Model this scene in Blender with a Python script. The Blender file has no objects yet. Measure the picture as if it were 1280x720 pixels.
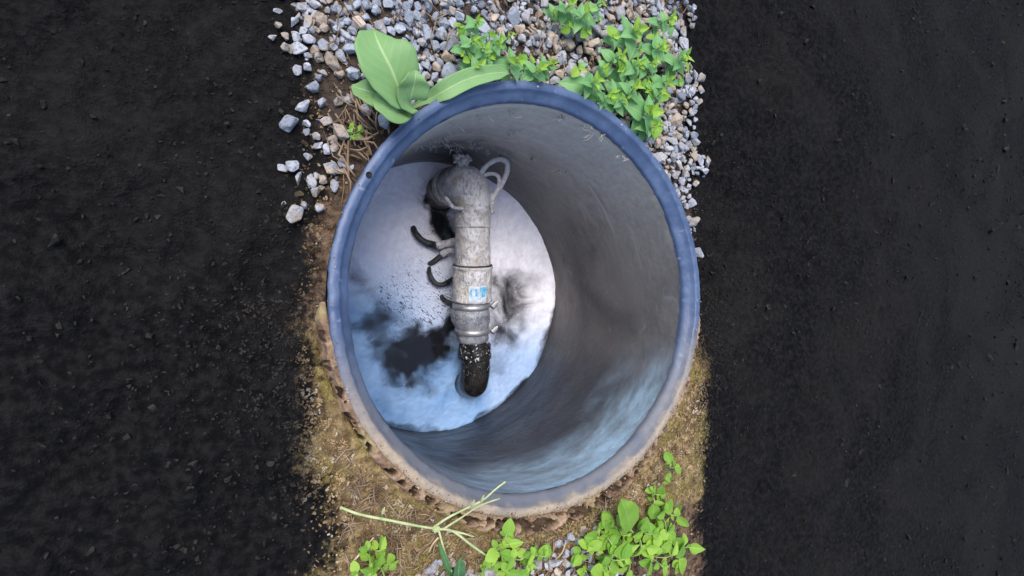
import bpy, bmesh, math, random
from mathutils import Vector, Matrix, noise
R = math.radians
rnd = random.Random(7)
SC = bpy.context.scene
COL = SC.collection

# ------------------------------------------------------------------ camera
CAM = Vector((-0.4115, 0.0028, 0.6085))
TH, PS, ROLL, F = 0.5096, 0.0148, -0.0083, 611.5
fw = Vector((math.sin(TH)*math.cos(PS), math.sin(PS), -math.cos(TH)*math.cos(PS)))
_r = fw.cross(Vector((0, 1, 0))).normalized(); _u = _r.cross(fw)
rt = _r*math.cos(ROLL)+_u*math.sin(ROLL); up = _u*math.cos(ROLL)-_r*math.sin(ROLL)
cd = bpy.data.cameras.new('camera'); cd.lens = F/1280*36; cd.sensor_width = 36
cd.clip_start = 0.01; cd.clip_end = 500
co = bpy.data.objects.new('camera', cd); COL.objects.link(co)
co.matrix_world = Matrix(((rt.x, up.x, -fw.x, CAM.x), (rt.y, up.y, -fw.y, CAM.y), (rt.z, up.z, -fw.z, CAM.z), (0, 0, 0, 1)))
SC.camera = co

# ------------------------------------------------------------------ light
SUN_EL, SUN_AZ = R(64), R(322)          # azimuth clockwise from +Y
W = bpy.data.worlds.new('World'); SC.world = W; W.use_nodes = True
wn = W.node_tree.nodes; wn.clear()
sky = wn.new('ShaderNodeTexSky'); sky.sky_type = 'NISHITA'; sky.sun_disc = False
sky.sun_elevation = SUN_EL; sky.sun_rotation = SUN_AZ; sky.air_density = 1.0; sky.dust_density = 2.0; sky.ozone_density = 1.0
bg = wn.new('ShaderNodeBackground'); bg.inputs[1].default_value = 0.15
wo = wn.new('ShaderNodeOutputWorld')
W.node_tree.links.new(sky.outputs[0], bg.inputs[0]); W.node_tree.links.new(bg.outputs[0], wo.inputs[0])
sd = bpy.data.lights.new('sun', 'SUN'); sd.energy = 1.7; sd.angle = R(38); sd.color = (1, .97, .93)
so = bpy.data.objects.new('sun', sd); COL.objects.link(so)
sdir = Vector((math.sin(SUN_AZ)*math.cos(SUN_EL), math.cos(SUN_AZ)*math.cos(SUN_EL), math.sin(SUN_EL)))
so.rotation_euler = (-sdir).to_track_quat('-Z', 'Y').to_euler(); so.location = sdir*5
vs = SC.view_settings; vs.view_transform = 'Standard'; vs.look = 'None'; vs.gamma = 1; vs.use_curve_mapping = False
vs.exposure = 1.0

# ------------------------------------------------------------------ helpers
def at(px, py, z):
    """point where the view through a photograph pixel meets the height z"""
    d = fw + rt*((px-640)/F) - up*((py-360)/F)
    return CAM + d*((z-CAM.z)/d.z)
def depth(p): return (p-CAM).dot(fw)
def pix(p):
    d = p-CAM; k = d.dot(fw); return 640+F*d.dot(rt)/k, 360-F*d.dot(up)/k
def smooth(a, b, x):
    t = max(0, min(1, (x-a)/(b-a))); return t*t*(3-2*t)
def nz(x, y, z=0, s=1): return noise.noise(Vector((x*s, y*s, z*s)))
def fb(x, y, z=0, s=1, o=4): return noise.fractal(Vector((x*s, y*s, z*s)), 1.0, 2.0, o)

def tag(o, label=None, cat=None, group=None, kind=None):
    if label: o['label'] = label
    if cat: o['category'] = cat
    if group: o['group'] = group
    if kind: o['kind'] = kind
    return o
def root(name, loc, label, cat, group=None):
    o = bpy.data.objects.new(name, None); o.location = loc; o.empty_display_size = .02
    COL.objects.link(o); return tag(o, label, cat, group)
def mesh(name, V, Fc, smoothed=True, off=None):
    m = bpy.data.meshes.new(name)
    if off is not None: V = [Vector(v)-off for v in V]
    m.from_pydata([tuple(v) for v in V], [], Fc); m.update()
    if smoothed: m.polygons.foreach_set('use_smooth', [True]*len(m.polygons))
    return m
def obj(name, m, mat, parent=None, loc=None):
    if not m.materials: m.materials.append(mat)
    o = bpy.data.objects.new(name, m); COL.objects.link(o)
    if parent: o.parent = parent
    if loc is not None: o.location = loc
    return o
def part(name, V, Fc, mat, parent, smoothed=True, base=None):
    """mesh given in world coordinates, hung under parent (whose world origin is base)"""
    b = base if base is not None else parent.location
    return obj(name, mesh(name, V, Fc, smoothed, Vector(b)), mat, parent)
def frame(d):
    d = d.normalized(); a = Vector((0, 0, 1)) if abs(d.z) < .9 else Vector((1, 0, 0))
    u = d.cross(a).normalized(); return u, d.cross(u)
def tube(path, rad, seg=12, caps=True, wob=0):
    path = [Vector(p) for p in path]; n = len(path)
    rad = rad if isinstance(rad, (list, tuple)) else [rad]*n
    V, Fc = [], []; u = None
    for i, p in enumerate(path):
        d = (path[min(i+1, n-1)]-path[max(i-1, 0)]).normalized()
        if u is None: u, v = frame(d)
        else: u = (u-d*u.dot(d)).normalized(); v = d.cross(u)
        for k in range(seg):
            a = 2*math.pi*k/seg
            q = p+(u*math.cos(a)+v*math.sin(a))*rad[i]
            if wob: q += (q-p).normalized()*wob*nz(q.x, q.y, q.z, 60)
            V.append(q)
    for i in range(n-1):
        for k in range(seg):
            Fc.append((i*seg+k, i*seg+(k+1) % seg, (i+1)*seg+(k+1) % seg, (i+1)*seg+k))
    if caps:
        Fc.append(tuple(range(seg))[::-1]); Fc.append(tuple((n-1)*seg+k for k in range(seg)))
    return V, Fc
def spline(pts, n=24):
    pts = [Vector(p) for p in pts]; P = [pts[0]*2-pts[1]]+pts+[pts[-1]*2-pts[-2]]; out = []
    for i in range(1, len(P)-2):
        m = max(2, n//(len(pts)-1))
        for k in range(m):
            t = k/m; a, b, c, d = P[i-1:i+3]
            out.append(.5*(2*b+(c-a)*t+(2*a-5*b+4*c-d)*t*t+(3*b-a-3*c+d)*t**3))
    out.append(pts[-1]); return out
def lathe(prof, seg=192, wob=None):
    V, Fc = [], []; n = len(prof)
    for i, (r, z) in enumerate(prof):
        for k in range(seg):
            a = 2*math.pi*k/seg; c, s = math.cos(a), math.sin(a); rr, zz = r, z
            if wob: dr, dz = wob(r, z, c, s); rr += dr; zz += dz
            V.append(Vector((rr*c, rr*s, zz)))
    for i in range(n-1):
        for k in range(seg):
            Fc.append((i*seg+k, (i+1)*seg+k, (i+1)*seg+(k+1) % seg, i*seg+(k+1) % seg))
    return V, Fc

class NT:
    def __init__(s, name, rough=.6, spec=.4):
        s.m = bpy.data.materials.new(name); s.m.use_nodes = True; s.t = s.m.node_tree; s.n = s.t.nodes
        s.b = s.n['Principled BSDF']; s.b.inputs['Roughness'].default_value = rough
        s.b.inputs['Specular IOR Level'].default_value = spec
        s.out = s.n['Material Output']
        s.tc = s.n.new('ShaderNodeTexCoord'); s.geo = s.n.new('ShaderNodeNewGeometry')
        s.pos = s.geo.outputs['Position']
    def link(s, a, b): s.t.links.new(a, b)
    def put(s, inp, v):
        if isinstance(v, bpy.types.NodeSocket): s.link(v, inp)
        elif isinstance(v, (tuple, list)): inp.default_value = tuple(v)+((1,) if len(v) == 3 and len(inp.default_value) == 4 else ())
        else: inp.default_value = v
    def map(s, vec, scale):
        n = s.n.new('ShaderNodeMapping'); s.link(vec, n.inputs[0]); n.inputs['Scale'].default_value = scale; return n.outputs[0]
    def noise(s, scale, detail=4, vec=None, dist=0, rough=.55):
        n = s.n.new('ShaderNodeTexNoise'); s.put(n.inputs['Vector'], vec if vec is not None else s.pos)
        n.inputs['Scale'].default_value = scale; n.inputs['Detail'].default_value = detail
        n.inputs['Distortion'].default_value = dist; n.inputs['Roughness'].default_value = rough; return n.outputs['Fac']
    def voro(s, scale, vec=None, feat='F1'):
        n = s.n.new('ShaderNodeTexVoronoi'); n.feature = feat; s.put(n.inputs['Vector'], vec if vec is not None else s.pos)
        n.inputs['Scale'].default_value = scale; return n.outputs['Distance']
    def ramp(s, f, a, b, lo=0., hi=1.):
        n = s.n.new('ShaderNodeMapRange'); n.interpolation_type = 'SMOOTHSTEP'
        s.put(n.inputs[0], f); n.inputs[1].default_value = a; n.inputs[2].default_value = b
        n.inputs[3].default_value = lo; n.inputs[4].default_value = hi; return n.outputs[0]
    def math(s, op, a, b=0., clamp=False):
        n = s.n.new('ShaderNodeMath'); n.operation = op; n.use_clamp = clamp; s.put(n.inputs[0], a); s.put(n.inputs[1], b); return n.outputs[0]
    def mix(s, f, a, b):
        n = s.n.new('ShaderNodeMix'); n.data_type = 'RGBA'; s.put(n.inputs[0], f); s.put(n.inputs[6], a); s.put(n.inputs[7], b); return n.outputs[2]
    def sep(s, vec=None):
        n = s.n.new('ShaderNodeSeparateXYZ'); s.link(vec if vec is not None else s.pos, n.inputs[0]); return n.outputs
    def attr(s, name):
        n = s.n.new('ShaderNodeAttribute'); n.attribute_name = name; return n.outputs['Fac']
    def rand(s):
        n = s.n.new('ShaderNodeObjectInfo'); return n.outputs['Random']
    def bump(s, h, strength=.3, dist=.004):
        n = s.n.new('ShaderNodeBump'); s.put(n.inputs['Height'], h); n.inputs['Strength'].default_value = strength; n.inputs['Distance'].default_value = dist
        s.link(n.outputs[0], s.b.inputs['Normal']); return n.outputs[0]
    def col(s, c): s.put(s.b.inputs['Base Color'], c)
    def rough(s, c): s.put(s.b.inputs['Roughness'], c)

# ------------------------------------------------------------------ materials
ZW, RW = -0.48, 0.3125      # water level and radius in the shaft
M = {}
def mk_rim():
    t = NT('rim_plastic', .5, .5); x, y, z = t.sep()
    n = t.noise(26, 6); f = t.noise(160, 5); g = t.noise(9, 5)
    c = t.mix(t.ramp(n, .3, .75), (.038, .064, .130), (.078, .115, .200))
    c = t.mix(t.ramp(t.noise(70, 6, t.map(t.pos, (1, 1, .3))), .62, .75, 0, .45), c, (.30, .34, .42))
    # earth smeared over the lower half of the rim
    d = t.ramp(y, -.04, -.20); d = t.math('MULTIPLY', d, t.ramp(g, .15, .5))
    e = t.math('MULTIPLY', d, t.ramp(n, .25, .55, .6, 1))
    rr = t.n.new('ShaderNodeVectorMath'); rr.operation = 'LENGTH'
    cx = t.n.new('ShaderNodeCombineXYZ'); t.link(x, cx.inputs[0]); t.link(y, cx.inputs[1]); t.link(cx.outputs[0], rr.inputs[0])
    e = t.math('MULTIPLY', e, t.ramp(t.math('ADD', rr.outputs['Value'], t.math('MULTIPLY', t.noise(38, 6), .020)), .312, .3215, .04, 1))
    c = t.mix(t.math('MULTIPLY', t.ramp(y, .02, -.22), t.ramp(n, .2, .6, .45, .8)), c, (.118, .113, .112))
    c = t.mix(e, c, t.mix(f, (.20, .15, .10), (.41, .33, .235)))
    t.col(c); t.rough(t.math('ADD', t.math('MULTIPLY', e, .35), t.ramp(n, .3, .8, .38, .6))); t.bump(t.math('ADD', t.math('MULTIPLY', n, .6), t.math('MULTIPLY', f, .4)), .35, .003); return t.m
def mk_wall():
    t = NT('shaft_wall', .45, .5); x, y, z = t.sep()
    st = t.noise(14, 7, t.map(t.pos, (1, 1, 2.2)), .8); f = t.noise(90, 6); b = t.noise(5, 5, None, .6); s2 = t.noise(30, 6, t.map(t.pos, (1, 1, .25)))
    c = t.mix(t.ramp(b, .3, .7), (.037, .0345, .035), (.112, .101, .096))
    # pale dried film, thickest towards the top of the far wall and by the inlet
    k = t.math('ADD', z, t.math('MULTIPLY', st, .30))
    d = t.math('MULTIPLY', t.ramp(k, -.22, .05), t.ramp(t.math('ADD', y, t.math('MULTIPLY', x, -.25)), -.10, .26, .08, 1))
    c = t.mix(d, c, t.mix(f, (.30, .265, .23), (.60, .535, .47)))
    # bright scum line hugging the lip
    l = t.math('MULTIPLY', t.ramp(t.math('ADD', z, t.math('MULTIPLY', s2, .05)), -.012, .003), t.ramp(y, .02, .2))
    c = t.mix(l, c, (.42, .36, .30))
    c = t.mix(t.ramp(t.math('ADD', t.noise(22, 7, None, 1.2), t.math('MULTIPLY', f, .3)), .78, .92, 0, .3), c, (.26, .27, .30))
    hb = t.noise(4.5, 6, t.map(t.pos, (.5, .5, 9)), .5)
    c = t.mix(t.math('MULTIPLY', t.ramp(hb, .56, .68, 0, .6), t.math('MULTIPLY', t.ramp(y, .02, .2), t.ramp(z, -.30, -.10))), c, (.55, .50, .455))
    # wet dark tide mark just above the water
    c = t.mix(t.ramp(t.math('ADD', z, t.math('MULTIPLY', st, .012)), ZW+.035, ZW+.016), c, (.022, .022, .026))
    # shade painted in as a darker stretch low on the near wall
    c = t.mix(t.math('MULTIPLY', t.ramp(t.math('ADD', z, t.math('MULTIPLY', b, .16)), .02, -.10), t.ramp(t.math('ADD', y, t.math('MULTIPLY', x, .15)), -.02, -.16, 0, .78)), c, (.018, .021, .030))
    # skylight crescent painted blue on the near wall below the lip, streaked with residue
    skylit = t.math('MULTIPLY', t.ramp(t.math('ADD', z, t.math('MULTIPLY', t.math('SUBTRACT', t.noise(8, 7, t.map(t.pos, (1, 1, 1.6)), .4), .5), .30)), -.20, .02), t.ramp(t.math('ADD', y, t.math('MULTIPLY', x, -.30)), -.15, -.30))
    c = t.mix(t.math('MULTIPLY', skylit, t.ramp(t.noise(30, 8, t.map(t.pos, (.7, .7, 1.8)), .25, .65), .30, .66, .42, 1)), c, (.33, .47, .57))
    sc = t.ramp(t.noise(260, 3), .70, .76, 0, .6)
    c = t.mix(sc, c, (.4, .4, .42))
    t.col(c); t.rough(t.ramp(st, .3, .8, .34, .62)); scr = t.ramp(t.noise(55, 5, t.map(t.pos, (.35, .35, 4.5)), .3), .60, .68, 0, .35)
    c = t.mix(t.math('MULTIPLY', scr, t.ramp(b, .42, .6)), c, (.20, .18, .165)); c = t.mix(t.ramp(t.noise(420, 2), .69, .73, 0, .7), c, (.02, .02, .02)); t.col(c)
    t.bump(t.math('ADD', t.math('MULTIPLY', st, .5), t.math('MULTIPLY', f, .8)), .45, .004); return t.m
def mk_outer():
    t = NT('outer_plastic', .6); t.col((.05, .07, .11)); return t.m
def mk_water():
    t = NT('black_water', .06, .25); t.col((.010, .011, .014)); t.bump(t.noise(35, 3), .08, .004); return t.m
def mk_foam():
    t = NT('suds', .75, .25); x, y, z = t.sep()
    n1 = t.noise(13, 6, None, 1.4, .55); mp = t.n.new('ShaderNodeMapping'); mp.inputs['Rotation'].default_value = (0, 0, .75); t.link(t.pos, mp.inputs[0]); n2 = t.noise(300, 4, t.map(mp.outputs[0], (.42, 1.3, 1)), .6); n3 = t.noise(60, 6, None, .5); fine = t.voro(700)
    cov = t.attr('cover'); sky_tint = t.attr('sky_tint'); speck = t.attr('speck')
    a = t.ramp(t.math('ADD', cov, t.math('MULTIPLY', t.math('SUBTRACT', n1, .5), t.ramp(cov, 0, .9, 1.0, 1.1))), .0, 1.05)
    a = t.math('MULTIPLY', a, t.math('SUBTRACT', 1, t.math('MULTIPLY', t.math('MULTIPLY', speck, t.ramp(n3, .38, .56, .15, 1)), t.ramp(n2, .53, .60))))
    w = t.mix(t.ramp(n3, .3, .7), (.80, .77, .82), (.92, .89, .93))
    bl = t.mix(t.ramp(t.noise(7, 5, None, 1.2), .3, .7), (.15, .285, .52), (.25, .395, .63))  # blue of the skylight, put into the suds colour
    c = t.mix(sky_tint, w, bl)
    c = t.mix(t.ramp(n2, .62, .7, 0, .25), c, (.3, .3, .36))
    t.col(c); t.bump(t.math('ADD', t.math('MULTIPLY', fine, .3), n3), .35, .004)
    tr = t.n.new('ShaderNodeBsdfTransparent'); mx = t.n.new('ShaderNodeMixShader')
    t.put(mx.inputs[0], a); t.link(tr.outputs[0], mx.inputs[1]); t.link(t.b.outputs[0], mx.inputs[2]); t.link(mx.outputs[0], t.out.inputs[0]); return t.m
def mk_ground():
    t = NT('earth', .95, .05); x, y, z = t.sep()
    n = t.noise(16, 7, None, .4); f = t.noise(95, 7); g = t.noise(5, 6, None, .5); ff = t.noise(330, 4)
    soil = t.mix(t.ramp(f, .3, .7), (.045, .028, .018), (.19, .125, .08))
    tan = t.mix(t.ramp(f, .32, .68), (.10, .065, .028), (.34, .245, .12))
    moss = t.mix(t.ramp(ff, .3, .7), (.095, .078, .022), (.26, .205, .07))
    tan = t.mix(t.ramp(n, .42, .6), tan, moss)
    lo = t.math('MULTIPLY', t.ramp(t.math('ADD', y, t.math('MULTIPLY', n, .05)), -.372, -.335), t.ramp(y, .0, -.10))
    c = t.mix(lo, soil, tan)
    c = t.mix(t.math('MULTIPLY', lo, t.ramp(t.noise(28, 6, None, .3), .50, .70, 0, .75)), c, (.10, .06, .035))
    c = t.mix(t.ramp(y, .08, .2), c, t.mix(f, (.025, .02, .018), (.11, .08, .06)))
    hum = t.mix(t.ramp(f, .35, .7), (.004, .004, .0042), (.013, .012, .0118))
    hum = t.mix(t.ramp(t.noise(3.2, 6, None, .6), .42, .66, 0, .7), hum, t.mix(f, (.007, .0066, .0062), (.021, .019, .0175)))
    ax = t.math('ADD', t.math('ABSOLUTE', x), t.math('ADD', t.math('MULTIPLY', t.math('SUBTRACT', t.noise(9, 6), .5), .16), t.math('MULTIPLY', t.math('SUBTRACT', t.noise(120, 6, None, .3, .7), .5), .10)))
    c = t.mix(t.ramp(ax, .310, .345), c, hum)
    t.col(c); t.bump(t.math('ADD', t.math('MULTIPLY', f, .6), t.math('MULTIPLY', ff, .4)), 1.0, .010); return t.m
def mk_stone(name, a, b):
    t = NT(name, .75, .3); r = t.rand(); o = t.tc.outputs['Object']
    n = t.noise(60, 6, None, .6); f = t.noise(300, 5)
    c = t.mix(t.math('ADD', t.math('MULTIPLY', r, .55), t.math('MULTIPLY', n, .45)), a, b)
    c = t.mix(t.ramp(f, .52, .66, 0, .55), c, tuple(v*.45 for v in a))
    c = t.mix(t.ramp(t.noise(140, 3), .60, .7, 0, .35), c, (.45, .36, .26))
    t.col(c); t.bump(f, .5, .002); return t.m
def mk_stone_mass():
    t = NT('gravel_mass', .8, .25); v = t.n.new('ShaderNodeTexVoronoi'); v.inputs['Scale'].default_value = 45; t.link(t.pos, v.inputs['Vector'])
    s = t.sep(v.outputs['Color']); f = t.noise(300, 5)
    c = t.mix(s[0], (.15, .165, .20), (.40, .40, .42)); c = t.mix(t.ramp(s[1], .45, .85, 0, .85), c, (.31, .24, .17))
    c = t.mix(t.ramp(f, .5, .66, 0, .55), c, (.07, .07, .08)); t.col(c); t.bump(f, .5, .002); return t.m
def mk_clod():
    t = NT('soil_crumbs', .95, .1); v = t.n.new('ShaderNodeTexVoronoi'); v.inputs['Scale'].default_value = 120; t.link(t.pos, v.inputs['Vector'])
    s = t.sep(v.outputs['Color']); c = t.mix(s[0], (.08, .05, .028), (.34, .23, .12)); c = t.mix(t.ramp(s[1], .8, .95), c, (.40, .33, .25))
    x, y, z = t.sep(); c = t.mix(t.ramp(t.math('ABSOLUTE', x), .31, .36), c, t.mix(s[0], (.007, .0065, .006), (.030, .026, .022)))
    t.col(c); t.bump(t.noise(400, 4), .5, .002); return t.m
def mk_crust():
    t = NT('brown_crust', .85, .2); n = t.noise(40, 6, None, .5); f = t.noise(220, 5)
    c = t.mix(t.ramp(n, .32, .68), (.14, .085, .052), (.34, .23, .15)); c = t.mix(t.ramp(f, .5, .7, 0, .6), c, (.16, .10, .07))
    c = t.mix(t.ramp(t.noise(14, 5), .5, .65, 0, .7), c, (.29, .24, .11)); c = t.mix(t.ramp(t.attr('pit'), .2, .8, 0, .8), c, (.028, .017, .012))
    t.col(c); t.bump(t.math('ADD', n, f), .6, .003); return t.m
def mk_leaf(name, a, b, trans=.35, vein=(.35, .5, .2), vs_=.18):
    t = NT(name, .5, .35); o = t.tc.outputs['UV']; r = t.rand(); u, v, w = t.sep(o)
    n = t.noise(45, 4); c = t.mix(t.math('ADD', t.math('MULTIPLY', n, .3), t.math('MULTIPLY', r, .7)), a, b)
    mid = t.math('ABSOLUTE', t.math('SUBTRACT', u, .5))
    c = t.mix(t.ramp(mid, .035, .01, 0, .8), c, vein)
    wv = t.n.new('ShaderNodeTexWave'); wv.inputs['Scale'].default_value = 2.6; wv.inputs['Distortion'].default_value = .6; wv.bands_direction = 'Y'
    cmb = t.n.new('ShaderNodeCombineXYZ'); t.link(u, cmb.inputs[0]); t.link(t.math('ADD', v, t.math('MULTIPLY', mid, -.7)), cmb.inputs[1]); t.link(cmb.outputs[0], wv.inputs[0])
    c = t.mix(t.ramp(wv.outputs['Fac'], .8, 1, 0, vs_), c, vein)
    c = t.mix(t.ramp(t.noise(130, 4), .66, .74, 0, .55), c, (.26, .22, .07)); c = t.mix(t.ramp(t.noise(18, 4), .5, .75, 0, .45), c, tuple(v*.55 for v in a))
    t.col(c); t.rough(t.ramp(n, .3, .7, .42, .6)); nb = t.bump(wv.outputs['Fac'], vs_, .001)
    tl = t.n.new('ShaderNodeBsdfTranslucent'); t.link(c, tl.inputs[0]); mx = t.n.new('ShaderNodeMixShader'); mx.inputs[0].default_value = trans
    t.link(t.b.outputs[0], mx.inputs[1]); t.link(tl.outputs[0], mx.inputs[2]); t.link(mx.outputs[0], t.out.inputs[0]); return t.m
def mk_plain(name, a, b, scale=60, rough=.7, spec=.3, bump=.3):
    t = NT(name, rough, spec); n = t.noise(scale, 6, None, .4); t.col(t.mix(t.ramp(n, .3, .7), a, b)); t.bump(n, bump, .003); return t.m
def mk_pipe():
    t = NT('grimy_pvc', .6, .4); n = t.noise(50, 7, None, .6); f = t.noise(240, 6, t.map(t.pos, (1, .5, 1))); g = t.noise(16, 5)
    c = t.mix(t.ramp(n, .3, .72), (.36, .34, .325), (.66, .63, .62)); c = t.mix(t.ramp(f, .5, .68, 0, .75), c, (.20, .175, .155))
    c = t.mix(t.ramp(g, .52, .68, 0, .55), c, (.66, .61, .54)); c = t.mix(t.ramp(t.noise(34, 6, None, .8), .52, .66, 0, .7), c, (.33, .265, .20)); t.col(c); t.rough(t.ramp(n, .3, .8, .45, .75)); t.bump(t.math('ADD', n, f), 1.0, .004); return t.m
def mk_wetpipe():
    t = NT('wet_grimy_pipe', .3, .5); x, y, z = t.sep(); n = t.noise(60, 6, None, .5); f = t.noise(190, 5, t.map(t.pos, (1, .6, 1)), .5)
    c = t.mix(t.ramp(n, .3, .7), (.008, .008, .008), (.026, .023, .021))
    c = t.mix(t.math('MULTIPLY', t.ramp(f, .60, .65), t.ramp(y, -.185, -.12, .0, 1)), c, (.62, .62, .66)); t.col(c)
    t.rough(t.ramp(f, .55, .68, .16, .6)); t.bump(n, .15, .002); return t.m
def mk_rubber():
    t = NT('grey_rubber', .45, .4); n = t.noise(70, 6, None, .5); f = t.noise(260, 5)
    c = t.mix(t.ramp(n, .3, .7), (.10, .105, .12), (.26, .26, .285)); c = t.mix(t.ramp(f, .55, .68, 0, .7), c, (.45, .45, .48)); t.col(c); t.bump(f, .4, .003); return t.m
def mk_metal():
    t = NT('dull_steel', .5, .5); n = t.noise(120, 5); t.b.inputs['Metallic'].default_value = .75; t.col(t.mix(n, (.20, .195, .195), (.55, .54, .54))); t.bump(n, .4, .002); return t.m
M.update(rim=mk_rim(), wall=mk_wall(), outer=mk_outer(), water=mk_water(), foam=mk_foam(), ground=mk_ground(), mass=mk_stone_mass(), clod=mk_clod(), crust=mk_crust(),
  s_blue=mk_stone('blue_grey_stone', (.15, .172, .21), (.40, .425, .47)), s_grey=mk_stone('grey_stone', (.19, .185, .19), (.43, .415, .415)), s_tan=mk_stone('cream_stone', (.25, .19, .14), (.56, .46, .36)),
  big=mk_leaf('broad_leaf', (.20, .37, .13), (.29, .48, .19), .35, (.45, .60, .28), .09), mid=mk_leaf('weed_leaf', (.12, .31, .10), (.23, .46, .17)), young=mk_leaf('young_leaf', (.22, .40, .035), (.34, .52, .06)),
  bright=mk_leaf('bright_leaf', (.14, .35, .03), (.40, .60, .07), .45), darkleaf=mk_leaf('blade_leaf', (.06, .18, .06), (.10, .25, .09)),
  stem=mk_plain('green_stem', (.16, .24, .06), (.30, .36, .13)), stolon=mk_plain('pale_grass_stem', (.26, .32, .12), (.45, .47, .24)),
  straw=mk_plain('dry_straw', (.30, .20, .11), (.55, .42, .25)), litter=mk_plain('brown_litter', (.09, .055, .032), (.34, .235, .145), 25),
  pipe=mk_pipe(), wet=mk_wetpipe(), rubber=mk_rubber(), metal=mk_metal(), cable=mk_plain('black_cable', (.012, .012, .014), (.05, .05, .055), 50, .5), fuzz=mk_plain('foamed_cable', (.30, .29, .30), (.60, .58, .60), 90),
  stub=mk_plain('brown_sludge_pipe', (.13, .10, .085), (.30, .26, .235), 50, .6),
  rope=mk_plain('grey_rope', (.42, .39, .365), (.64, .60, .57), 150, .8), rag=mk_plain('sludge_knob', (.30, .265, .24), (.54, .49, .46), 120, .8), hole=mk_plain('black_hole', (.004, .004, .005), (.01, .01, .01)),
  blue=mk_plain('blue_print', (.05, .27, .46), (.20, .46, .62), 120), white=mk_plain('pale_print', (.34, .42, .48), (.58, .63, .67), 120), web=mk_plain('pale_fibre', (.45, .42, .38), (.6, .57, .53)))

# ------------------------------------------------------------------ ground
def gz(x, y):
    r = math.hypot(x, y)
    h = -.040 + .034*smooth(.02, -.22, y)*smooth(.75, .36, r)
    h += .010*fb(x, y, 0, 7, 4)*smooth(.30, .36, r) + .004*nz(x, y, 3, 38)
    h += (.012*fb(x, y, 11, 16, 5)+.008*nz(x, y, 4, 34))*smooth(.32, .42, abs(x))*smooth(1.6, .7, r)
    if r > 1: h += .03*fb(x, y, 5, .6, 3)*smooth(1, 3, r)
    return h
def trench(x, y):
    r = math.hypot(x, y); a = math.degrees(math.atan2(y, x)) % 360
    if a < 20: a += 360
    q = .3168+(.013+.028*math.exp(-((a-277)/40)**2))*.8
    return .034*smooth(q+.003, q-.004, r)*smooth(186, 196, a)*smooth(356, 346, a)
def build_ground():
    NA, rs = 288, [.3165]
    while rs[-1] < 90: rs.append(rs[-1]*(1.0115 if rs[-1] < 1.2 else 1.06))
    V, Fc = [], []
    for r in rs:
        for k in range(NA):
            a = 2*math.pi*k/NA; x, y = r*math.cos(a), r*math.sin(a); V.append((x, y, gz(x, y)-trench(x, y)))
    for i in range(len(rs)-1):
        for k in range(NA):
            Fc.append((i*NA+k, (i+1)*NA+k, (i+1)*NA+(k+1) % NA, i*NA+(k+1) % NA))
    tag(obj('ground', mesh('ground', V, Fc), M['ground']), 'brown earth around the open tank, darker and bare to both sides', kind='structure')
build_ground()

# ------------------------------------------------------------------ tank riser
riser = root('tank_riser', (0, 0, -.5), 'round blue-grey plastic tank riser standing open, earth smeared on its lower rim', 'tank riser')
def wob(r, z, c, s):
    return .0014*nz(c*3, s*3, 1)+.0011*fb(c*26, s*26, z*30, 1, 3), .0014*nz(c*4, s*4, 9)+.0009*fb(c*34, s*34, r*90, 1, 3)
V, Fc = lathe([(.3135, -.045), (.3185, -.012), (.3200, -.005), (.3196, -.0012), (.3184, .0004), (.3130, .0008), (.3078, .0006), (.3066, -.0008), (.3052, -.0045), (.3010, -.0090), (.2962, -.0130), (.2940, -.0160), (.2932, -.0195), (.2940, -.024)], 384, wob)
rim = part('rim', V, Fc, M['rim'], riser)
def wob2(r, z, c, s):
    return .0016*fb(c*3, s*3, z*9, 1, 3), 0
prof = [(.2936, -.021)]+[(.2938+.0006*(k % 2 == 0)+.016*(k/40)**2, -.024-.455*k/40) for k in range(41)]+[(.3125, -.52), (.3125, -.80)]
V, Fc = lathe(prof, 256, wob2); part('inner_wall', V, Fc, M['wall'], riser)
V, Fc = lathe([(.3135, -.80), (.3138, -.30), (.3134, -.04)], 128); part('outer_wall', V, Fc, M['outer'], riser)
V, Fc = lathe([(.3130, -.80), (.001, -.80)], 128); part('bottom', V, Fc, M['outer'], riser)
for (px, py, rr, nm, mt) in ((462, 219, .0030, 'screw_hole', 'hole'), (672, 112, .0012, 'screw_head', 'metal'), (775, 160, .0014, 'screw_head', 'metal')):
    p = at(px, py, .001); ang = math.atan2(p.y, p.x); r0 = .3115; c = Vector((r0*math.cos(ang), r0*math.sin(ang), .0019))
    V = [c+Vector((math.cos(a)*q, math.sin(a)*q, h)) for (q, h) in ((rr*1.35, -.001), (rr*1.25, .0006), (rr, .0007), (rr*.8, -.0008), (.0001, -.0009)) for a in [2*math.pi*k/12 for k in range(12)]]
    part(nm, V, [(i*12+k, i*12+(k+1) % 12, (i+1)*12+(k+1) % 12, (i+1)*12+k) for i in range(4) for k in range(12)], M[mt], riser)

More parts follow.
